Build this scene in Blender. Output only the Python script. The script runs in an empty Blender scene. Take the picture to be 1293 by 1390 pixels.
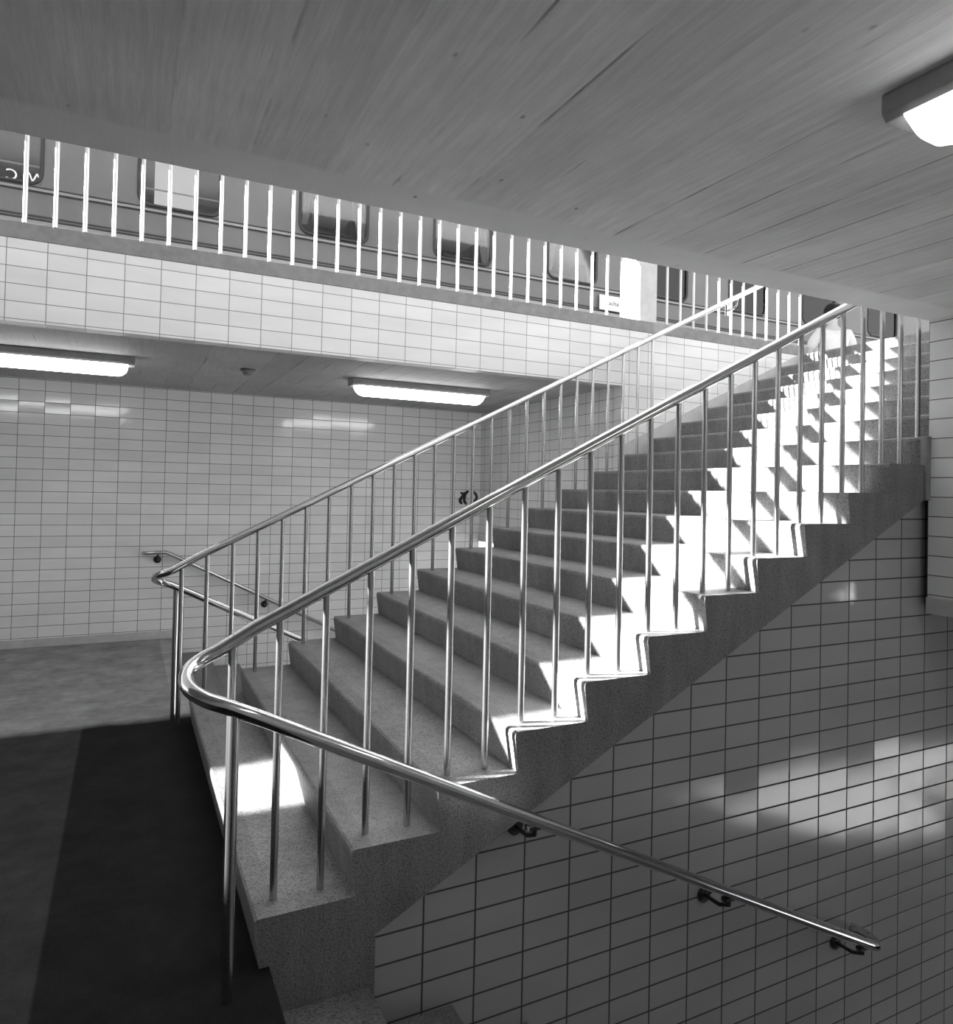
import bpy, bmesh, math, random
from mathutils import Vector, Matrix
random.seed(4)
SC = bpy.context.scene
COL = SC.collection
PI = math.pi

# ------------------------------------------------------------------ materials
class NT:
    def __init__(s, name):
        s.m = bpy.data.materials.new(name); s.m.use_nodes = True
        s.t = s.m.node_tree; s.t.nodes.clear()
        s.out = s.t.nodes.new('ShaderNodeOutputMaterial')
    def n(s, typ, **kw):
        nd = s.t.nodes.new(typ)
        ins = kw.pop('ins', {})
        for k, v in kw.items(): setattr(nd, k, v)
        for k, v in ins.items(): s.set(nd.inputs[k], v)
        return nd
    def set(s, sock, v):
        if isinstance(v, bpy.types.NodeSocket): s.t.links.new(v, sock)
        else: sock.default_value = v
    def math(s, op, a, b=0.0, clamp=False):
        nd = s.n('ShaderNodeMath', operation=op); nd.use_clamp = clamp
        s.set(nd.inputs[0], a); s.set(nd.inputs[1], b)
        return nd.outputs[0]
    def vec(s, x, y, z):
        nd = s.n('ShaderNodeCombineXYZ'); s.set(nd.inputs[0], x); s.set(nd.inputs[1], y); s.set(nd.inputs[2], z)
        return nd.outputs[0]
    def pos(s):
        g = s.n('ShaderNodeNewGeometry'); sp = s.n('ShaderNodeSeparateXYZ'); s.t.links.new(g.outputs['Position'], sp.inputs[0])
        return g, sp.outputs[0], sp.outputs[1], sp.outputs[2]
    def noise(s, v, scale, detail=3.0, rough=0.6):
        nd = s.n('ShaderNodeTexNoise', ins={'Vector': v, 'Scale': scale, 'Detail': detail, 'Roughness': rough})
        return nd.outputs['Fac']
    def ramp(s, v, lo, hi, a=0.0, b=1.0):
        nd = s.n('ShaderNodeMapRange', ins={'Value': v, 'From Min': lo, 'From Max': hi, 'To Min': a, 'To Max': b})
        return nd.outputs[0]
    def bsdf(s, base, rough=0.5, metal=0.0, normal=None, spec=None):
        b = s.n('ShaderNodeBsdfPrincipled')
        if isinstance(base, (int, float)): b.inputs['Base Color'].default_value = (base, base, base, 1)
        else: s.t.links.new(base, b.inputs['Base Color'])
        s.set(b.inputs['Roughness'], rough); s.set(b.inputs['Metallic'], metal)
        if spec is not None: s.set(b.inputs['Specular IOR Level'], spec)
        if normal is not None: s.t.links.new(normal, b.inputs['Normal'])
        s.t.links.new(b.outputs[0], s.out.inputs[0])
        return b
    def bump(s, h, strength=0.3, dist=0.01):
        nd = s.n('ShaderNodeBump', ins={'Height': h, 'Strength': strength, 'Distance': dist})
        return nd.outputs[0]

def plain(name, v, rough=0.5, metal=0.0, var=0.0, scale=20):
    t = NT(name)
    if var:
        g, x, y, z = t.pos()
        f = t.noise(g.outputs['Position'], scale)
        t.bsdf(t.ramp(f, 0.3, 0.7, v*(1-var), v*(1+var)), rough, metal)
    else: t.bsdf(v, rough, metal)
    return t.m

def tile(name, axis, u0, z0, base=0.74, grout=0.06, tilt=0.035, rough=0.10, gw=0.0022):
    t = NT(name); g, x, y, z = t.pos()
    u = x if axis == 'X' else y
    su = t.math('DIVIDE', t.math('SUBTRACT', u, u0), 0.2); sz = t.math('DIVIDE', t.math('SUBTRACT', z, z0), 0.1)
    iu = t.math('FLOOR', su); iz = t.math('FLOOR', sz)
    fu = t.math('SUBTRACT', su, iu); fz = t.math('SUBTRACT', sz, iz)
    du = t.math('MULTIPLY', t.math('MINIMUM', fu, t.math('SUBTRACT', 1.0, fu)), 0.2)
    dz = t.math('MULTIPLY', t.math('MINIMUM', fz, t.math('SUBTRACT', 1.0, fz)), 0.1)
    d = t.math('MINIMUM', du, dz)
    face = t.ramp(d, gw*0.6, gw*1.3)
    wn = t.n('ShaderNodeTexWhiteNoise', noise_dimensions='3D', ins={'Vector': t.vec(iu, iz, 7.0)})
    # slow smear and per tile shade
    sm = t.noise(t.vec(t.math('MULTIPLY', u, 0.8), t.math('MULTIPLY', z, 3.0), 0.0), 1.6, 4)
    v = t.math('MULTIPLY', t.ramp(wn.outputs['Value'], 0, 1, base*0.95, base*1.03), t.ramp(sm, 0.3, 0.7, 0.93, 1.04))
    col = t.n('ShaderNodeMix', data_type='FLOAT', ins={0: face, 2: grout, 3: v}).outputs[0]
    # each tile sits at a slightly different angle, with a faintly rippled glaze
    off = t.n('ShaderNodeVectorMath', operation='SUBTRACT', ins={0: wn.outputs['Color'], 1: (0.5, 0.5, 0.5)})
    sc = t.n('ShaderNodeVectorMath', operation='SCALE', ins={0: off.outputs[0], 'Scale': tilt})
    rip = t.noise(t.vec(t.math('MULTIPLY', u, 3.0), t.math('MULTIPLY', z, 40.0), t.math('MULTIPLY', iu, 3.7)), 1.5, 2)
    bm = t.n('ShaderNodeBump', ins={'Height': t.math('ADD', t.math('MULTIPLY', rip, 0.10), t.math('MULTIPLY', face, 0.6)), 'Strength': 0.22, 'Distance': 0.004})
    add = t.n('ShaderNodeVectorMath', operation='ADD', ins={0: bm.outputs[0], 1: sc.outputs[0]})
    nm = t.n('ShaderNodeVectorMath', operation='NORMALIZE', ins={0: add.outputs[0]})
    rg = t.n('ShaderNodeMix', data_type='FLOAT', ins={0: face, 2: 0.8, 3: rough}).outputs[0]
    t.bsdf(col, rg, 0.0, nm.outputs[0])
    return t.m

def board_concrete(name, base=0.42, along='Y', edge=True):
    t = NT(name); g, x, y, z = t.pos()
    a, b = (x, y) if along == 'Y' else (y, x)
    # long grain left by the shuttering boards
    grain = t.noise(t.vec(t.math('MULTIPLY', a, 14.0), t.math('MULTIPLY', b, 0.9), 0.0), 3.0, 6, 0.7)
    fine = t.noise(t.vec(t.math('MULTIPLY', a, 70.0), t.math('MULTIPLY', b, 4.0), 2.0), 2.0, 4, 0.7)
    cloud = t.noise(t.vec(a, b, 4.0), 1.3, 5)
    bw = 0.21
    sb = t.math('DIVIDE', t.math('ADD', a, t.math('MULTIPLY', t.noise(t.vec(a, b, 1.0), 1.5, 1), 0.01)), bw)
    ib = t.math('FLOOR', sb); fb = t.math('SUBTRACT', sb, ib)
    wn = t.n('ShaderNodeTexWhiteNoise', noise_dimensions='1D'); t.set(wn.inputs['W'], ib)
    dj = t.math('MULTIPLY', t.math('MINIMUM', fb, t.math('SUBTRACT', 1.0, fb)), bw)
    brk = t.noise(t.vec(t.math('MULTIPLY', a, 2.0), t.math('MULTIPLY', b, 1.4), 9.0), 1.6, 3)
    joint = t.math('MULTIPLY', t.ramp(dj, 0.0015, 0.006, 1.0, 0.0), t.ramp(t.math('ADD', brk, t.ramp(x, -0.5, 2.2, -0.14, 0.06)), 0.44, 0.60, 0.0, 1.0))
    pit = t.n('ShaderNodeTexVoronoi', ins={'Vector': t.vec(t.math('MULTIPLY', a, 1.0), t.math('MULTIPLY', b, 0.6), 0.0), 'Scale': 9.0})
    pn = t.noise(t.vec(a, b, 0.0), 4.0, 2)
    pits = t.math('MULTIPLY', t.ramp(pit.outputs['Distance'], 0.03, 0.08, 1.0, 0.0), t.ramp(pn, 0.44, 0.52, 0.0, 1.0))
    bv = t.ramp(wn.outputs['Value'], 0, 1, 0.92, 1.06)
    v = t.math('MULTIPLY', t.math('MULTIPLY', t.ramp(grain, 0.3, 0.72, 0.85, 1.10), t.ramp(fine, 0.3, 0.7, 0.955, 1.03)), t.ramp(cloud, 0.3, 0.7, 0.84, 1.13))
    v = t.math('MULTIPLY', v, bv)
    if edge:   # smooth cast strip along the slab edge
        m = t.ramp(y, -0.20, -0.17, 0.0, 1.0)
        sm = t.ramp(t.noise(t.vec(x, y, 3.0), 3.0, 5), 0.3, 0.7, 0.95, 1.08)
        v = t.n('ShaderNodeMix', data_type='FLOAT', ins={0: m, 2: v, 3: sm}).outputs[0]
        inv = t.math('SUBTRACT', 1.0, m)
        joint = t.math('MULTIPLY', joint, inv)
    v = t.math('MULTIPLY', v, t.math('SUBTRACT', 1.0, t.math('MULTIPLY', joint, 0.6)))
    v = t.math('MULTIPLY', v, t.math('SUBTRACT', 1.0, t.math('MULTIPLY', pits, 0.75)))
    v = t.math('MULTIPLY', v, base)
    h = t.math('SUBTRACT', t.math('ADD', grain, t.math('MULTIPLY', fine, 0.6)), t.math('MULTIPLY', joint, 2.0))
    t.bsdf(v, 0.75, 0.0, t.bump(h, 0.22, 0.005))
    return t.m

def terrazzo(name, base=0.34):
    t = NT(name); g, x, y, z = t.pos(); P = g.outputs['Position']
    sp = t.noise(P, 170.0, 2, 0.8); sp2 = t.noise(P, 75.0, 2, 0.7); cl = t.noise(P, 3.0, 5)
    st = t.noise(t.vec(t.math('MULTIPLY', x, 9.0), t.math('MULTIPLY', y, 9.0), t.math('MULTIPLY', z, 1.5)), 1.5, 4)
    dark = t.math('MULTIPLY', t.ramp(sp, 0.34, 0.56, 0.35, 1.12), t.ramp(sp2, 0.30, 0.46, 0.6, 1.0))
    v = t.math('MULTIPLY', t.math('MULTIPLY', dark, t.ramp(cl, 0.3, 0.7, 0.82, 1.12)), t.ramp(st, 0.35, 0.6, 0.86, 1.05))
    # worn, paler strip behind each nosing
    fr = t.math('FRACT', t.math('DIVIDE', x, 0.3))
    nm = t.n('ShaderNodeSeparateXYZ', ins={0: g.outputs['Normal']})
    top = t.math('GREATER_THAN', nm.outputs[2], 0.7)
    strip = t.math('MULTIPLY', top, t.ramp(fr, 0.24, 0.26, 1.0, 0.0))
    v = t.math('MULTIPLY', v, t.math('SUBTRACT', 1.0, t.math('MULTIPLY', strip, 0.16)))
    v = t.math('MULTIPLY', v, base)
    t.bsdf(v, 0.55, 0.0, t.bump(sp, 0.15, 0.002))
    return t.m

def asphalt(name):
    t = NT(name); g, x, y, z = t.pos(); P = g.outputs['Position']
    f = t.noise(P, 220.0, 2, 0.8); c = t.noise(P, 4.0, 5, 0.65); w = t.noise(P, 14.0, 4, 0.7)
    wob = t.math('MULTIPLY', t.math('SUBTRACT', t.noise(P, 3.0, 3), 0.5), 0.10)
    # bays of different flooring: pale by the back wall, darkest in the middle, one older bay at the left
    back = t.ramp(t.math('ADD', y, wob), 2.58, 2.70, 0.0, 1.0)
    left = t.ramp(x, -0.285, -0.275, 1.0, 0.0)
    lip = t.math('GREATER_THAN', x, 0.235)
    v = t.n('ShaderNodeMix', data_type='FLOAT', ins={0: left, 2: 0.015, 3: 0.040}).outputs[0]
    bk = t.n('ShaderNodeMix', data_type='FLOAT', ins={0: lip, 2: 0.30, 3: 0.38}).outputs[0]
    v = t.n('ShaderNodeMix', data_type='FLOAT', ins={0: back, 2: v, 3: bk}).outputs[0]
    v = t.math('MULTIPLY', v, t.math('MULTIPLY', t.ramp(f, 0.3, 0.7, 0.6, 1.4), t.math('MULTIPLY', t.ramp(c, 0.3, 0.7, 0.72, 1.25), t.ramp(w, 0.3, 0.7, 0.85, 1.12))))
    t.bsdf(v, 0.85, 0.0, t.bump(f, 0.3, 0.003), spec=0.06)
    return t.m

def steel(name, base=0.55, rough=0.16, aniso=False):
    t = NT(name); g, x, y, z = t.pos()
    t.bsdf(base, rough, 1.0)
    return t.m

def emit(name, strength):
    t = NT(name)
    e = t.n('ShaderNodeEmission', ins={'Color': (1, 1, 1, 1), 'Strength': strength})
    t.t.links.new(e.outputs[0], t.out.inputs[0]); return t.m

def glass(name):
    t = NT(name)
    tr = t.n('ShaderNodeBsdfTransparent', ins={'Color': (0.80, 0.80, 0.80, 1)})
    gl = t.n('ShaderNodeBsdfGlossy', ins={'Color': (0.9, 0.9, 0.9, 1), 'Roughness': 0.03})
    fr = t.n('ShaderNodeFresnel', ins={'IOR': 1.6})
    mx = t.n('ShaderNodeMixShader', ins={0: fr.outputs[0], 1: tr.outputs[0], 2: gl.outputs[0]})
    t.t.links.new(mx.outputs[0], t.out.inputs[0]); return t.m

M = dict(
    tback=tile('tile_back', 'X', 0.0425, 0.0852, base=0.88, grout=0.10),
    tfront=tile('tile_front', 'X', 0.0425, 0.0852, base=0.78),
    tpar=tile('tile_parapet', 'X', 0.0758, 0.0927, tilt=0.02, base=0.80, grout=0.22),
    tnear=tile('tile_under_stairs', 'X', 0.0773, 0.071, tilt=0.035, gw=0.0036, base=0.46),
    tright=tile('tile_right', 'Y', 0.0, 0.0874, base=0.85),
    trec=tile('tile_recess', 'Y', 0.05, 0.0852),
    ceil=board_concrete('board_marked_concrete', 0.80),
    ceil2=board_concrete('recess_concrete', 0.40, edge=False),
    conc=plain('plain_concrete', 0.30, 0.8, var=0.18, scale=9),
    kerb=plain('kerb_concrete', 0.26, 0.8, var=0.15, scale=14),
    palec=plain('pale_concrete', 0.55, 0.7, var=0.08, scale=12),
    terr=terrazzo('speckled_concrete', 0.26),
    floor=asphalt('dark_asphalt'),
    steel=steel('polished_steel', 0.66, 0.07),
    bar=plain('brushed_steel', 0.55, 0.26, 1.0),
    galv=plain('satin_steel', 0.72, 0.35, 0.55),
    iron=plain('dark_iron', 0.03, 0.4, 0.3),
    lamp=emit('lamp_diffuser', 11.0),
    lampFill=emit('fill_lamp_diffuser', 9.0),  # for the added fill lamp out of view
    lampR=emit('lamp_diffuser_hall', 4.5),
    enamel=plain('grey_enamel', 0.35, 0.4, var=0.1),
    train=plain('train_paint', 0.135, 0.35, var=0.05, scale=3),
    mould=plain('light_moulding', 0.27, 0.3, 0.3),
    rubber=plain('black_rubber', 0.025, 0.5),
    glass=glass('window_glass'),
    curtain=plain('curtain_cloth', 0.80, 0.9, var=0.1),
    white=plain('white_enamel', 0.85, 0.5),
    seatm=plain('carriage_interior', 0.22, 0.8, var=0.3, scale=2),
    ink=plain('black_ink', 0.02, 0.6),
    glowblind=emit('glowing_blind', 0.9),  # the blind itself glows, standing in for daylight behind it
    shirt=plain('white_cotton', 0.5, 0.9, var=0.04),
    skin=plain('skin', 0.38, 0.6),
    hair=plain('dark_hair', 0.004, 1.0),
    trousers=plain('dark_cloth', 0.05, 0.9),
    plastic=plain('grey_plastic', 0.22, 0.5),
)

# ------------------------------------------------------------------ mesh helpers
class MB:
    def __init__(s): s.v = []; s.f = []; s.sm = []
    def add(s, vs, fs, smooth=False):
        o = len(s.v); s.v += [tuple(p) for p in vs]
        for f in fs: s.f.append([i+o for i in f]); s.sm.append(smooth)
    def box(s, x0, x1, y0, y1, z0, z1):
        vs = [(x, y, z) for x in (x0, x1) for y in (y0, y1) for z in (z0, z1)]
        s.add(vs, [(0,1,3,2),(4,6,7,5),(0,4,5,1),(2,3,7,6),(0,2,6,4),(1,5,7,3)])
        return s
    def prism(s, poly, axis, a0, a1):
        """poly in the plane across axis; (x,z) for Y, (x,y) for Z, (y,z) for X"""
        def P(p, a):
            return {'Y': (p[0], a, p[1]), 'Z': (p[0], p[1], a), 'X': (a, p[0], p[1])}[axis]
        n = len(poly); vs = [P(p, a0) for p in poly] + [P(p, a1) for p in poly]
        fs = [list(range(n)), list(range(2*n-1, n-1, -1))] + [(i, n+i, n+(i+1) % n, (i+1) % n) for i in range(n)]
        s.add(vs, fs); return s
    def tube(s, pts, r, seg=14, caps=True, radii=None):
        pts = [Vector(p) for p in pts]; n = len(pts)
        tang = [(pts[min(i+1, n-1)]-pts[max(i-1, 0)]).normalized() for i in range(n)]
        ref = Vector((0, 0, 1)) if abs(tang[0].z) < 0.9 else Vector((1, 0, 0))
        nrm = (ref - tang[0]*ref.dot(tang[0])).normalized(); vs = []; fs = []
        for i in range(n):
            nrm = (nrm - tang[i]*nrm.dot(tang[i])).normalized(); bn = tang[i].cross(nrm)
            rr = radii[i] if radii else r
            for k in range(seg):
                a = 2*PI*k/seg; vs.append(pts[i] + (nrm*math.cos(a)+bn*math.sin(a))*rr)
        for i in range(n-1):
            for k in range(seg):
                k2 = (k+1) % seg; fs.append((i*seg+k, i*seg+k2, (i+1)*seg+k2, (i+1)*seg+k))
        s.add(vs, fs, True)
        if caps:
            s.add(vs[:seg], [list(range(seg))[::-1]]); s.add(vs[-seg:], [list(range(seg))])
        return s
    def lathe(s, prof, c, seg=24, axis='Z'):
        vs = []; fs = []
        for r, h in prof:
            for k in range(seg):
                a = 2*PI*k/seg
                p = (r*math.cos(a), r*math.sin(a), h)
                if axis == 'Y': p = (p[0], p[2], p[1])
                vs.append((c[0]+p[0], c[1]+p[1], c[2]+p[2]))
        for i in range(len(prof)-1):
            for k in range(seg):
                k2 = (k+1) % seg; fs.append((i*seg+k, i*seg+k2, (i+1)*seg+k2, (i+1)*seg+k))
        s.add(vs, fs, True); return s
    def build(s, name, mat, parent=None, bevel=0.0, loc=None):
        me = bpy.data.meshes.new(name); me.from_pydata(s.v, [], s.f)
        bm = bmesh.new(); bm.from_mesh(me)
        if bevel: bmesh.ops.remove_doubles(bm, verts=bm.verts, dist=1e-6)
        bmesh.ops.recalc_face_normals(bm, faces=bm.faces); bm.to_mesh(me); bm.free()
        for p, q in zip(me.polygons, s.sm): p.use_smooth = q
        me.materials.append(mat)
        o = bpy.data.objects.new(name, me); COL.objects.link(o)
        if parent:
            o.parent = parent
            o.matrix_parent_inverse = Matrix.Translation(-parent.location)
        if bevel:
            b = o.modifiers.new('bevel', 'BEVEL'); b.width = bevel; b.segments = 2; b.limit_method = 'ANGLE'; b.angle_limit = 0.7
        return o

def tag(o, label, cat, group=None):
    o['label'] = label; o['category'] = cat
    if group: o['group'] = group
    return o
def thing(name, loc, label, cat, group=None):
    o = bpy.data.objects.new(name, None); o.empty_display_size = 0.2; o.location = loc; COL.objects.link(o)
    return tag(o, label, cat, group)
def struct(name, mb, mat, bevel=0.0, label=None):
    o = mb.build(name, mat, None, bevel); o['kind'] = 'structure'
    if label: o['label'] = label
    return o
def text_mesh(body, size, mat, name, parent, mw, depth=0.002):
    cu = bpy.data.curves.new(name, 'FONT'); cu.body = body; cu.size = size; cu.extrude = depth
    cu.align_x = 'CENTER'; cu.align_y = 'CENTER'
    tmp = bpy.data.objects.new(name, cu); COL.objects.link(tmp)
    dg = bpy.context.evaluated_depsgraph_get(); me = bpy.data.meshes.new_from_object(tmp.evaluated_get(dg))
    bpy.data.objects.remove(tmp); me.transform(mw); me.materials.clear(); me.materials.append(mat)
    o = bpy.data.objects.new(name, me); COL.objects.link(o)
    o.parent = parent
    return o

# ------------------------------------------------------------------ key dimensions (metres)
G, R, W = 0.30, 0.15, 2.486        # going, rise, stair width
XR = 3.62                           # wall where the lower flights dive under
YB = 5.15                           # back wall
YP = 2.513                          # parapet face
YN = 0.045                          # tiled wall under the stairs
YF = -2.64                          # wall behind the camera
ZC = 2.40                           # ceiling over the near hall
ZPL = 2.85                          # platform level
XL = -8.5
NST = 19

# ------------------------------------------------------------------ setting
struct('floor', MB().box(XL-3, 0.35, YF-0.1, YB+0.1, -0.3, 0.0), M['floor'])
struct('wall_back', MB().box(XL-0.2, XR, YB, YB+0.25, -3.2, 2.392), M['tback'])
struct('baseboard_back', MB().prism([(XL, 0.0), (0.35, 0.0), (0.35, 0.075), (XL, 0.075)], 'Y', YB-0.02, YB), M['palec'], 0.004)
struct('wall_front', MB().box(XL-0.2, 10.0, YF-0.2, YF, -3.2, ZC), M['tfront'])
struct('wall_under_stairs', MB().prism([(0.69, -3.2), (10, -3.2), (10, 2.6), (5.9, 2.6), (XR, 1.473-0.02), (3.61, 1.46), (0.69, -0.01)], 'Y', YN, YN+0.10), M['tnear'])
struct('trim_1', MB().box(0.352, 0.69, 0.0, 0.16, -3.2, 0.0), M['terr'])
struct('wall_right', MB().box(XR, 10.0, YF, 0.0, 0.975, ZC-0.0), M['tright'])
struct('trim_2', MB().box(XR-0.012, XR+0.25, YF, 0.0, 0.89, 0.975), M['palec'], 0.004)
struct('wall_recess', MB().box(XR, XR+0.3, YP+0.107, YB, 0.975, 2.392), M['trec'])
struct('trim_3', MB().box(XR-0.012, XR+0.25, YP+0.107, YB, 0.89, 0.975), M['palec'], 0.004)
# parapet beam, kerb and the wall that closes the stair well
struct('wall_parapet', MB().prism([(XL, 2.3775), (XR, 2.3775), (XR, -3.2), (10, -3.2), (10, 2.85), (XL, 2.85)], 'Y', YP, YP+0.107), M['tpar'])
struct('trim_4', MB().box(XL, 5.86, YP-0.004, YP+0.16, 2.85, 2.95), M['kerb'], 0.006)
sk = [(XR+0.0, 0.5*XR-0.3), (6.0, 2.7), (6.0, 2.85), (5.70, 2.85), (XR+0.0, 0.5*XR+0.075)]
struct('trim_5', MB().prism(sk, 'Y', YP-0.012, YP), M['palec'])
# slabs
struct('ceiling', MB().prism([(XL-0.2, YF-0.2), (10, YF-0.2), (10, 0.0), (-8.0, 0.0), (-8.0, YP), (XL-0.2, YP)], 'Z', ZC, ZPL), M['ceil'])
# with an added unseen opening, shaped to throw sun on the bottom steps
WX0, WX1, WY0, WY1 = -7.82, -5.85, 3.00, 3.95
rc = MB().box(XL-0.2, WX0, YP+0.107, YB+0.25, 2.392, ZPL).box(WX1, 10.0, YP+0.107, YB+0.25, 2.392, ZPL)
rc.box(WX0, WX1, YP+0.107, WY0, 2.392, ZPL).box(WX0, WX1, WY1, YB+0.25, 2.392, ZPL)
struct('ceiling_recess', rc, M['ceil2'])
struct('floor_platform', MB().box(6.02, 16.0, -6.0, YP+0.107, 2.55, ZPL).box(WX1, 16, YP+0.108, 5.32, 2.80, ZPL+0.001), M['palec'])
struct('floor_platform_near', MB().box(-14, 6.02, -6.0, YF-0.2, 2.55, ZPL), M['palec'])
# lower passage
struct('floor_passage', MB().box(6.0, 10.0, YF, YB, -3.2, -2.85), M['floor'])
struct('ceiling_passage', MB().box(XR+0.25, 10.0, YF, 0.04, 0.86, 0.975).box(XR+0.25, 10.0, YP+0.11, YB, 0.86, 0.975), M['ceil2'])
struct('wall_passage', MB().box(10.0, 10.2, YF, YB, -3.2, 0.975), M['tright'])
# far end of the hall
struct('wall_left', MB().box(XL-0.2, XL, YF, YB, 0, ZC), M['trec'])

# ------------------------------------------------------------------ staircase going up
def soff(x): return 0.504*x - 0.338
st = thing('staircase', (0.3, 1.24, 0), 'broad speckled concrete staircase climbing from the dark landing up to the platform', 'staircase')
for k in range(1, NST+1):
    x0 = G*k; z1 = R*k
    a, b = x0+0.02, x0+G+0.02
    lo = lambda x: max(0.0, soff(x))
    poly = [(a, lo(a)), (a, z1-R), (x0+0.002, z1-0.02), (x0+0.004, z1-0.006), (x0+0.012, z1), (b, z1)]
    if lo(a) == 0.0 < lo(b): poly += [(b, lo(b)), (0.6707, 0.0)]
    else: poly += [(b, lo(b))]
    if k == 1: poly = [(a, 0.0)] + poly[2:]
    if x0 >= XR-0.1:   # hidden underside above the passage wall
        poly = [(a, z1-0.33), (a, z1-R), (x0+0.002, z1-0.02), (x0+0.004, z1-0.006), (x0+0.012, z1), (b, z1), (b, z1-0.18)]
    y0 = 0.0 if x0 < XR-0.05 else 0.002
    MB().prism(poly, 'Y', y0, W+0.02).build('step', M['terr'], st)
# vertical return where the flight meets the corner of the tiled wall
MB().box(3.585, 3.635, -0.014, 0.02, 1.47, 1.80).build('stringer_end', M['conc'], st, 0.004)

# flights going down on both sides
def down_flight(name_loc, y0, y1, label):
    t = thing('descending_staircase', name_loc, label, 'staircase')
    for k in range(1, 20):
        x0 = 0.35+G*(k-1)
        MB().box(x0, x0+G+0.02, y0, y1, -R*k-0.3, -R*k).build('step', M['terr'], t)
down_flight((0.35, -1.3, -0.15), YF, -0.002, 'shadowed concrete steps going down beside the tiled wall under the stairs')
down_flight((0.35, 3.9, -0.15), YP+0.12, YB-0.002, 'concrete steps going down between the far railing and the back wall')

# ------------------------------------------------------------------ railings
def arc3(c, r, a0, a1, z0, z1, n=14):
    return [(c[0]+r*math.cos(a0+(a1-a0)*i/n), c[1]+r*math.sin(a0+(a1-a0)*i/n), z0+(z1-z0)*i/n) for i in range(n+1)]
def zu(x): return 0.872+0.5*x       # centre of the rising rail
def zd(x): return 0.938-0.5*x       # centre of the falling rail
RR = 0.0222
def railing(yu, yd, label, xtop, xend, toward, brackets, yw, xbar=99, top_brackets=()):
    """rising rail over the step ends, hairpin at the foot, falling rail along the side"""
    s = 1 if yd < yu else -1
    t = thing('stair_railing', (0.22, yu, 0), label, 'railing')
    r = abs(yu-yd)/2; cx = 0.185; cy = (yu+yd)/2
    pts = [(xtop, yu, zu(xtop))] + [(xtop+(cx+0.12-xtop)*i/6, yu, zu(xtop+(cx+0.12-xtop)*i/6)) for i in range(1, 7)]
    a0 = PI/2*s
    pts += arc3((cx, cy), r, a0, a0+s*PI, zu(cx)-0.01, zd(cx)-0.004)
    n = 8
    x1 = cx+0.12
    pts += [(x1+(xend-x1)*i/n, yd, zd(x1+(xend-x1)*i/n)) for i in range(n+1)]
    if toward:      # end of the falling rail curls in to the wall
        z = zd(xend)
        pts += [(xend+0.045, yd+0.004, z-0.018), (xend+0.075, yd+0.025, z-0.022), (xend+0.085, yd+0.06, z-0.02), (xend+0.07, yw, z-0.016)]
    MB().tube(pts, RR, 20).build('handrail', M['steel'], t)
    xs = [(0.3*k+d, R*k) for k in range(1, NST+1) for d in (0.075, 0.225) if 0.3*k+d < min(xtop, xbar)]
    for x, z0 in xs:
        MB().tube([(x, yu, z0), (x, yu, zu(x)-0.012)], 0.0122, 12).build('baluster', M['bar'], t)
    MB().tube([(0.232, yu, 0), (0.232, yu, zu(0.232)-0.012)], 0.0135, 14).build('post', M['bar'], t)
    MB().tube([(0.215, yd, 0), (0.215, yd, zd(0.215)-0.012)], 0.0155, 14).build('post', M['bar'], t)
    for x in top_brackets:
        z = zu(x)
        MB().tube([(x, yu, z-0.015), (x, yu+0.01, z-0.07), (x, yu+0.05, z-0.10), (x, YP-0.02, z-0.10)], 0.010, 10).box(x-0.03, x+0.03, YP-0.024, YP-0.004, z-0.15, z-0.05).build('bracket', M['steel'], t)
    for x in brackets:
        z = zd(x)
        b = MB().tube([(x, yd, z-0.012), (x, yd+0.0*s, z-0.05), (x, yd+(yw-yd)*0.35, z-0.075), (x, yw, z-0.08)], 0.0085, 10)
        b.lathe([(0.0, -0.012), (0.032, -0.012), (0.032, 0.0), (0.0, 0.0)], (x, yw, z-0.08), 16, 'Y')
        b.box(x-0.03, x+0.03, yd-0.014, yd+0.014, z-0.030, z-0.016)
        b.build('bracket', M['iron'], t)
    return t
railing(0.09, -0.10, 'long near stair railing with steel handrail and a rounded hairpin bend at its foot', 6.3, 3.05, True, (1.23, 2.16, 3.0), YN)
railing(W-0.09, 2.59, 'far stair railing of thin steel bars on the back side of the staircase', 6.0, 3.3, False, (), 2.5, 3.85, (4.78,))

t = thing('wall_handrail', (0.2, 5.07, 0.8), 'steel handrail bracketed to the tiled back wall, sloping down behind the stairs', 'handrail')
pts = [(0.075, YB, 0.822), (0.075, 5.10, 0.822), (0.09, 5.078, 0.823), (0.12, 5.07, 0.825), (0.26, 5.07, 0.83)]
pts += [(0.30, 5.07, 0.815)] + [(0.30+0.35*i, 5.07, 0.815-0.180*i) for i in range(1, 10)]
MB().tube(pts, 0.0195, 16).build('handrail', M['steel'], t)
for x, z in ((0.2, 0.827), (1.2, 0.352), (2.2, -0.16), (3.2, -0.67)):
    b = MB().tube([(x, 5.07, z-0.01), (x, 5.075, z-0.05), (x, 5.10, z-0.07), (x, YB, z-0.07)], 0.009, 10)
    b.lathe([(0.0, -0.012), (0.034, -0.012), (0.034, 0.0), (0.0, 0.0)], (x, YB, z-0.07), 16, 'Y')
    b.build('bracket', M['iron'], t)

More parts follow.
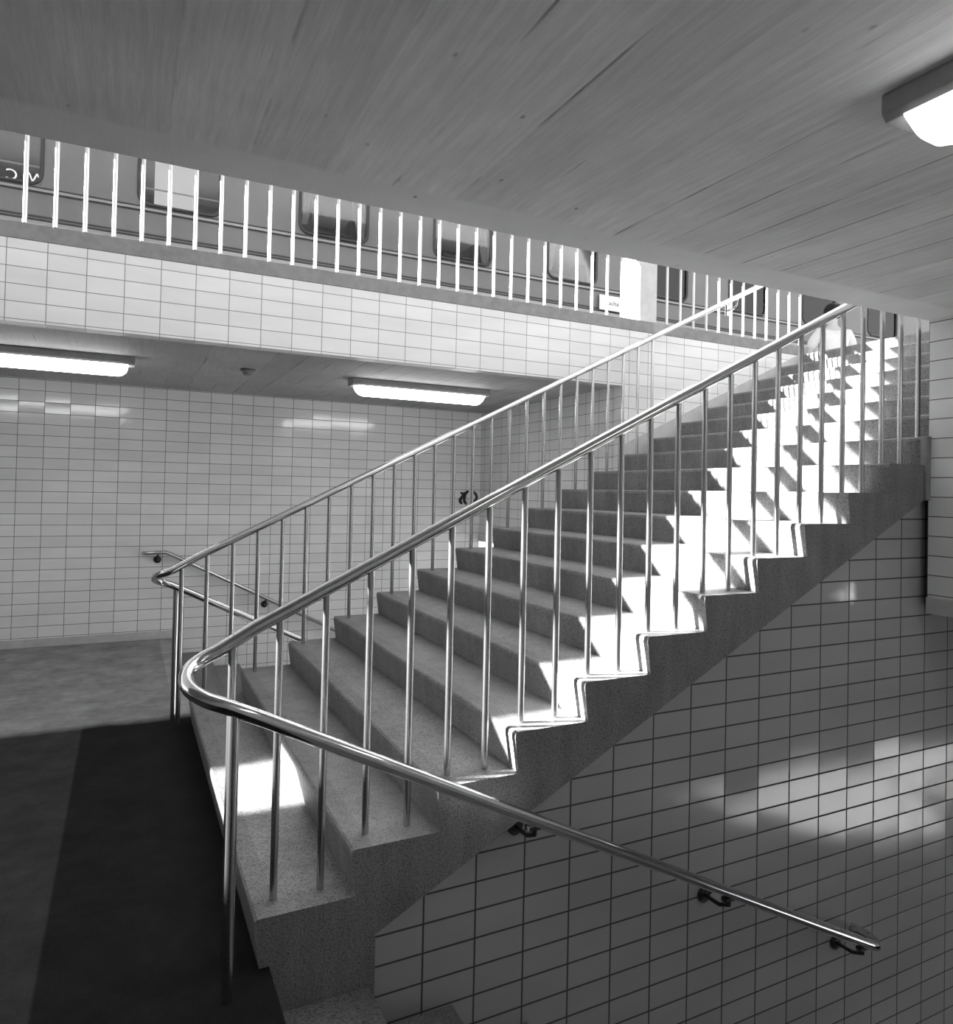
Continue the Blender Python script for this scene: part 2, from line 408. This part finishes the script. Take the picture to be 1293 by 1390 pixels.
# platform railing above the parapet
def plat_rail(xs, x0, x1, label):
    t = thing('platform_railing', ((x0+x1)/2, 2.55, 2.95), label, 'railing')
    for x in xs:
        b = MB().tube([(x, 2.555, 2.95), (x, 2.555, 3.522)], 0.0115, 12)
        b.build('baluster', M['galv'], t)
        MB().box(x-0.022, x+0.022, 2.538, 2.572, 2.95, 2.956).build('base_plate', M['galv'], t)
    MB().box(x0, x1, 2.52, 2.645, 3.517, 3.567).build('handrail', M['palec'], t, 0.008)
X0 = -0.647; SP = 0.1523
plat_rail([X0+SP*i for i in range(-9, 29)], X0-40*SP, 3.66, 'row of bright vertical bars along the parapet kerb, left of the square pillar')
plat_rail([4.109+SP*i for i in range(0, 12)], 4.0, 5.86, 'shorter row of bright vertical bars on the kerb, right of the square pillar')
tag(MB().box(3.80, 3.99, 2.545, 2.77, 2.95, 5.5).build('pillar', M['palec'], None, 0.008), 'square pale pillar standing on the kerb between the two rows of bars', 'pillar')

# canopy over the platform (out of sight above the ceiling edge, it trims the sun)
cn = thing('platform_canopy', (-2, 4.2, 5.42), 'flat concrete canopy carried over the platform beside the stairwell', 'canopy')
MB().box(-16, 1.0, -4.0, 4.20, 5.47, 5.68).box(1.0, 4.4, 3.9, 4.20, 5.47, 5.68).build('roof_slab', M['palec'], cn, 0.02)
MB().box(1.5, 4.2, 4.72, 4.82, 4.47, 5.2).build('shade_board', M['enamel'], cn, 0.01)  # added unseen board, placed to keep the sun off the person
for x in (1.8, 3.9):
    MB().tube([(x, 4.1, 5.5), (x, 4.77, 5.5), (x, 4.77, 5.18)], 0.025, 10).build('hanger', M['iron'], cn)

# ------------------------------------------------------------------ lamps
def lamp(loc, L, axis, mat, label, group):
    t = thing('fluorescent_light', loc, label, 'light', group)
    x, y, z = loc; h = L/2
    def pr(poly, a0, a1, name, m, bev=0.004):
        if axis == 'X': MB().prism([(y+p, z+q) for p, q in poly], 'X', x+a0, x+a1).build(name, m, t, bev)
        else: MB().prism([(x+p, z+q) for p, q in poly], 'Y', y+a0, y+a1).build(name, m, t, bev)
    pr([(-0.075, 0.0), (0.075, 0.0), (0.075, -0.045), (0.06, -0.062), (-0.06, -0.062), (-0.075, -0.045)], -h, h, 'housing', M['enamel'])
    # rounded trough of the diffuser with sloping ends
    prof = [(0.062*math.cos(a), -0.060-0.082*math.sin(a)) for a in [PI*i/12 for i in range(13)]]
    m = MB(); n = len(prof); secs = [(-h+0.045, 0.25), (-h+0.055, 0.62), (-h+0.08, 0.9), (-h+0.11, 1.0), (h-0.11, 1.0), (h-0.08, 0.9), (h-0.055, 0.62), (h-0.045, 0.25)]
    vs = []
    for a, k in secs:
        for p, q in prof:
            q2 = -0.060 + (q+0.060)*k
            vs.append((x+a, y+p, z+q2) if axis == 'X' else (x+p, y+a, z+q2))
    fs = []
    for i in range(len(secs)-1):
        for j in range(n-1): fs.append((i*n+j, i*n+j+1, (i+1)*n+j+1, (i+1)*n+j))
    m.add(vs, fs, True); m.add(vs[:n], [list(range(n))]); m.add(vs[-n:], [list(range(n))])
    m.build('diffuser', mat, t)
    return t
lamp((-0.69, 3.52, 2.392), 1.28, 'X', M['lamp'], 'glowing fluorescent tube light at the left edge, under the recess ceiling', 'fluorescent lights in the recess')
lamp((2.21, 3.52, 2.392), 1.28, 'X', M['lamp'], 'glowing fluorescent tube light behind the far railing, under the recess ceiling', 'fluorescent lights in the recess')
lamp((1.53, -1.83, ZC), 1.28, 'Y', M['lampR'], 'glowing fluorescent light at the right edge on the board-marked ceiling', 'fluorescent lights in the near hall')
lamp((2.95, -1.83, ZC), 1.28, 'Y', M['lampFill'], 'added fluorescent fill light, unseen beyond the frame, close to the right wall', 'fluorescent lights in the near hall')  # added lamp out of view, brightens the right wall and ceiling
t = thing('smoke_detector', (0.75, 3.55, 2.392), 'small dark round fitting on the recess ceiling between the two lights', 'detector')
MB().lathe([(0.0, 0.0), (0.055, 0.0), (0.058, -0.012), (0.05, -0.02), (0.042, -0.022), (0.036, -0.042), (0.02, -0.048), (0.0, -0.048)], (0.75, 3.55, 2.392)).build('body', M['plastic'], t)

# black scrawl on the back wall
sc = MB()
def scr(pts, r=0.012):
    pts = [Vector((p[0], YB-0.004, p[1])) for p in pts]; out = []
    for i in range(len(pts)-1):
        p0 = pts[max(i-1, 0)]; p1 = pts[i]; p2 = pts[i+1]; p3 = pts[min(i+2, len(pts)-1)]
        for j in range(6):
            u = j/6; out.append(0.5*((2*p1)+(p2-p0)*u+(2*p0-5*p1+4*p2-p3)*u*u+(3*p1-p0-3*p2+p3)*u**3))
    out.append(pts[-1]); n = len(out)
    sc.tube(out, r, 8, True, [r*(0.45+0.75*math.sin(PI*(0.12+0.76*i/(n-1)))) for i in range(n)])
scr([(3.37, 1.455), (3.40, 1.435), (3.45, 1.46), (3.47, 1.47)])
scr([(3.46, 1.46), (3.41, 1.42), (3.365, 1.37), (3.37, 1.34), (3.39, 1.325)], 0.016)
scr([(3.43, 1.43), (3.415, 1.37), (3.43, 1.335), (3.45, 1.32)], 0.014)
scr([(3.51, 1.47), (3.56, 1.44), (3.575, 1.39), (3.54, 1.35)], 0.014)
scr([(3.50, 1.50), (3.53, 1.47), (3.545, 1.45)], 0.012)
tag(sc.build('wall_scrawl', M['ink']), 'small black curly scrawl on the back wall tiles near the corner', 'graffiti')

# ------------------------------------------------------------------ train
tr = thing('train_carriage', (3.5, 5.5, 2.85), 'long grey railway carriage with round-cornered windows standing behind the platform bars', 'train')
TY = 5.5; WB, WT = 4.25, 5.06; HW = 0.385
cen = [0.33+1.585*i for i in range(-4, 8)]
b = MB()
xa, xb = -9.0, 14.0
b.box(xa, xb, TY, TY+0.04, 3.1, WB); b.box(xa, xb, TY, TY+0.04, WT, 5.35)
prev = xa
for c in cen:
    b.box(prev, c-HW, TY, TY+0.04, WB, WT); prev = c+HW
b.box(prev, xb, TY, TY+0.04, WB, WT)
b.box(xa, xb, TY+2.7, TY+2.74, 3.1, 4.2); b.box(xa, xb, TY+2.7, TY+2.74, 5.1, 5.35)
b.box(xa, xa+0.04, TY+0.04, TY+2.7, 3.1, 5.35); b.box(xb-0.04, xb, TY+0.04, TY+2.7, 3.1, 5.35)
roof = [(TY, 5.35), (TY+0.06, 5.5), (TY+0.3, 5.66), (TY+0.8, 5.78), (TY+1.37, 5.82), (TY+1.94, 5.78), (TY+2.44, 5.66), (TY+2.68, 5.5), (TY+2.74, 5.35)]
b.prism(roof, 'X', xa, xb); b.build('body', M['train'], tr)
MB().box(xa, xb, TY+0.04, TY+2.7, 3.5, 3.6).build('carriage_floor', M['seatm'], tr)
mo = MB().box(xa, xb, TY-0.018, TY, 4.19, 4.212); mo.build('moulding', M['mould'], tr)
mo = MB()
for z0, z1 in ((4.226, 4.233), (4.176, 4.189), (3.948, 3.962), (3.918, 3.932)): mo.box(xa, xb, TY-0.008, TY, z0, z1)
mo.build('dark_line', M['rubber'], tr)
MB().box(xa, xb, TY-0.03, TY, 3.1, 3.905).build('skirt', M['mould'], tr)
def rrect(cx, w, z0, z1, r, n=5):
    p = []
    for (x, z, a) in ((cx+w-r, z1-r, 0), (cx-w+r, z1-r, PI/2), (cx-w+r, z0+r, PI), (cx+w-r, z0+r, 1.5*PI)):
        for i in range(n+1): p.append((x+r*math.cos(a+PI/2*i/n), z+r*math.sin(a+PI/2*i/n)))
    return p
for i, c in enumerate(cen):
    # fill between the square opening and the rounded pane
    ring = rrect(c, HW-0.004, WB+0.004, WT-0.004, 0.10); n = len(ring)
    m = MB(); sq = []
    for x, z in ring:
        dx, dz = x-c, z-(WB+WT)/2; k = max(abs(dx)/HW, abs(dz)/((WT-WB)/2)); sq.append((c+dx/k, (WB+WT)/2+dz/k))
    corners = [(c+HW, WT), (c-HW, WT), (c-HW, WB), (c+HW, WB)]
    for q in range(4):
        idx = [q*6+j for j in range(6)]
        pl = [ring[j] for j in idx] + [corners[q]]
        m.prism(pl, 'Y', TY, TY+0.035)
    m.build('window_corner', M['train'], tr)
    fr = MB().tube([(x, TY-0.002, z) for x, z in ring]+[(ring[0][0], TY-0.002, ring[0][1])], 0.017, 8, False)
    w = fr.build('window', M['rubber'], tr)
    def sub(mb, nm, mt):
        o = mb.build(nm, mt); o.parent = w; return o
    sub(MB().prism(ring, 'Y', TY+0.012, TY+0.018), 'pane', M['glass'])
    def curtain(xa_, xb_, zt, ztop, flip):
        vs = []; fs = []; nx = 22; nz = 10
        for s in range(2):
            for a in range(nx+1):
                for q in range(nz+1):
                    u = a/nx; v = q/nz
                    xo = xa_+(xb_-xa_)*u
                    pinch = 0.35+0.65*v
                    x = (xa_ if not flip else xb_) + (xo-(xa_ if not flip else xb_))*pinch
                    vs.append((x, TY+0.058+0.016*math.sin(u*19)+0.004*s, zt+(ztop-zt)*v))
        o = (nx+1)*(nz+1)
        for s in range(2):
            for a in range(nx):
                for q in range(nz):
                    k = s*o+a*(nz+1)+q; fs.append((k, k+1, k+nz+2, k+nz+1))
        m = MB(); m.add(vs, fs, True); return m
    if c < 1.0:
        sub(MB().tube([(c-HW+0.02, TY+0.03, 4.43), (c+HW-0.02, TY+0.03, 4.43)], 0.009, 8), 'window_bar', M['white'])
    if abs(c-0.33) < 0.1:
        sub(MB().box(0.09, 0.49, TY+0.06, TY+0.08, 4.29, 5.02), 'blind', M['glowblind'])
    if c > 1.0:
        sub(curtain(c-HW+0.02, c-HW+0.24, WB+0.12, WT, False), 'curtain', M['curtain'])
        sub(curtain(c+HW-0.24, c+HW-0.02, WB+0.04, WT, True), 'curtain', M['curtain'])
    if c > 1.0:   # seat backs and table edge seen through the pane
        s_ = MB().box(c-0.30, c-0.22, TY+0.15, TY+1.0, 3.6, 4.55).box(c+0.22, c+0.30, TY+0.15, TY+1.0, 3.6, 4.55).box(c-0.22, c+0.22, TY+0.1, TY+0.6, 4.32, 4.35)
        sub(s_, 'seat_and_table', M['seatm'])
    if abs(c-(0.33-1.585)) < 0.1:
        mw = Matrix.Translation((-1.0, TY+0.008, 4.305)) @ Matrix.Rotation(PI/2, 4, 'X') @ Matrix.Scale(-1, 4, (1, 0, 0))
        text_mesh('W  C', 0.14, M['curtain'], 'lettering', w, mw, 0.001)
sp = MB().box(5.50, 5.88, TY-0.045, TY-0.03, 3.935, 4.13).build('sign_plate', M['white'], tr)
mw = Matrix.Translation((5.72, TY-0.046, 4.03)) @ Matrix.Rotation(PI/2, 4, 'X')
o = text_mesh('skilte', 0.09, M['ink'], 'lettering', sp, mw, 0.001)

# ------------------------------------------------------------------ seated person at the top of the stairs
def skinned(name, pts, edges, radii, mat, parent, root=0, sub=2):
    me = bpy.data.meshes.new(name); me.from_pydata(pts, edges, []); me.materials.append(mat)
    o = bpy.data.objects.new(name, me); COL.objects.link(o)
    sk = o.modifiers.new('skin', 'SKIN'); sk.use_smooth_shade = True
    lay = me.skin_vertices[0].data if me.skin_vertices else None
    if lay is None:
        bm = bmesh.new(); bm.from_mesh(me); bm.verts.layers.skin.verify(); bm.to_mesh(me); bm.free(); lay = me.skin_vertices[0].data
    for i, r in enumerate(radii):
        lay[i].radius = r if isinstance(r, tuple) else (r, r); lay[i].use_root = (i == root)
    s2 = o.modifiers.new('sub', 'SUBSURF'); s2.levels = sub; s2.render_levels = sub
    o.parent = parent
    return o
PX, PY = 7.28, 3.30
pe = thing('person', (PX, PY, ZPL+0.03), 'dark haired person in a white shirt seated at the top of the stairs, back turned', 'person')
pe.rotation_euler.z = math.radians(-28)
# local frame: +Y is the way the person faces
P_ = [(0, 0, .11), (0, 0.02, .24), (0, 0.02, .40), (0, 0.03, .52), (0, 0.05, .60), (0, 0.06, .66), (0, 0.07, .76), (0, 0.075, .82),
      (-.15, .03, .515), (-.21, .05, .44), (-.245, .10, .28), (-.17, .27, .22), (-.13, .34, .23),
      (.15, .03, .515), (.21, .05, .44), (.245, .10, .28), (.17, .27, .22), (.13, .34, .23),
      (-.11, .05, .10), (-.25, .36, .17), (-.05, .46, .06), (.11, .05, .10), (.25, .36, .17), (.05, .50, .06)]
E_ = [(0,1),(1,2),(2,3),(3,4),(4,5),(5,6),(6,7),(3,8),(8,9),(9,10),(10,11),(11,12),(3,13),(13,14),(14,15),(15,16),(16,17),(0,18),(18,19),(19,20),(0,21),(21,22),(22,23)]
R_ = [(.16,.11),(.15,.10),(.165,.105),(.12,.08),(.058,.055),(.06,.06),(.078,.092),(.06,.07),
      .065,.055,.043,.034,.03, .065,.055,.043,.034,.03, .09,.065,.045,.09,.065,.045]
skinned('body', P_, E_, R_, M['skin'], pe)
SP_ = [(0, 0, .12), (0, 0.02, .24), (0, 0.02, .40), (0, 0.03, .53), (-.155, .03, .52), (-.215, .05, .44), (-.24, .08, .33), (.155, .03, .52), (.215, .05, .44), (.24, .08, .33)]
SE_ = [(0,1),(1,2),(2,3),(3,4),(4,5),(5,6),(3,7),(7,8),(8,9)]
skinned('shirt', SP_, SE_, [(.175,.125),(.17,.118),(.18,.12),(.125,.088),.076,.07,.066,.076,.07,.066], M['shirt'], pe)
skinned('trousers', [(0,0,.10),(-.11,.05,.10),(-.25,.36,.17),(-.08,.44,.08),(.11,.05,.10),(.25,.36,.17),(.08,.48,.08)], [(0,1),(1,2),(2,3),(0,4),(4,5),(5,6)], [(.17,.12),.10,.075,.06,.10,.075,.06], M['trousers'], pe)
skinned('hair', [(0,.035,.69),(0,.03,.75),(0,.05,.82),(0,.085,.855)], [(0,1),(1,2),(2,3)], [(.08,.06),(.112,.10),(.112,.112),(.085,.08)], M['hair'], pe)
for s in (-1, 1):
    MB().lathe([(0.0, -.01), (.02, -.008), (.028, 0.0), (.02, .012), (0.0, .012)], (s*.082, .075, .735), 12, 'Y').build('ear', M['skin'], pe).matrix_parent_inverse = Matrix()
    for f in range(5):
        MB().tube([(s*.13, .34, .23), (s*(.12-.012*f), .385, .232-.004*abs(f-2)), (s*(.105-.016*f), .41+.006*(2-abs(f-2)), .215)], .008, 8).build('finger', M['skin'], pe).matrix_parent_inverse = Matrix()

# ------------------------------------------------------------------ light
sun = bpy.data.lights.new('sun', 'SUN'); sun.energy = 70.0; sun.angle = math.radians(0.5)
so = bpy.data.objects.new('sun', sun); COL.objects.link(so)
d = Vector((3.0, -1.0, -1.0)).normalized()
so.rotation_euler = d.to_track_quat('-Z', 'Y').to_euler()
wd = bpy.data.worlds.new('World'); SC.world = wd; wd.use_nodes = True
bg = wd.node_tree.nodes['Background']; bg.inputs[0].default_value = (1, 1, 1, 1); bg.inputs[1].default_value = 1.9

# ------------------------------------------------------------------ camera
f, yaw, pitch, roll = 958.06, .4593, .0179, .021
fw = Vector((math.sin(yaw)*math.cos(pitch), math.cos(yaw)*math.cos(pitch), math.sin(pitch)))
rt = Vector((math.cos(yaw), -math.sin(yaw), 0)); up = rt.cross(fw)
c, s = math.cos(roll), math.sin(roll)
# the picture's content turns clockwise by roll
rt2 = rt*c + up*s; up2 = up*c - rt*s
cam = bpy.data.cameras.new('camera'); co = bpy.data.objects.new('camera', cam); COL.objects.link(co)
co.matrix_world = Matrix(((rt2.x, up2.x, -fw.x, -.0788), (rt2.y, up2.y, -fw.y, -2.2295), (rt2.z, up2.z, -fw.z, 1.4674), (0, 0, 0, 1)))
cam.sensor_fit = 'VERTICAL'; cam.sensor_height = 36.0; cam.lens = 36.0*f/1390.0
cam.shift_y = -(695.0-650.0)/1390.0
cam.clip_start = 0.02; cam.clip_end = 200
SC.camera = co
SC.view_settings.view_transform = 'Standard'; SC.view_settings.look = 'None'
SC.view_settings.exposure = 0.0; SC.view_settings.gamma = 1.0
SC.view_settings.use_curve_mapping = False
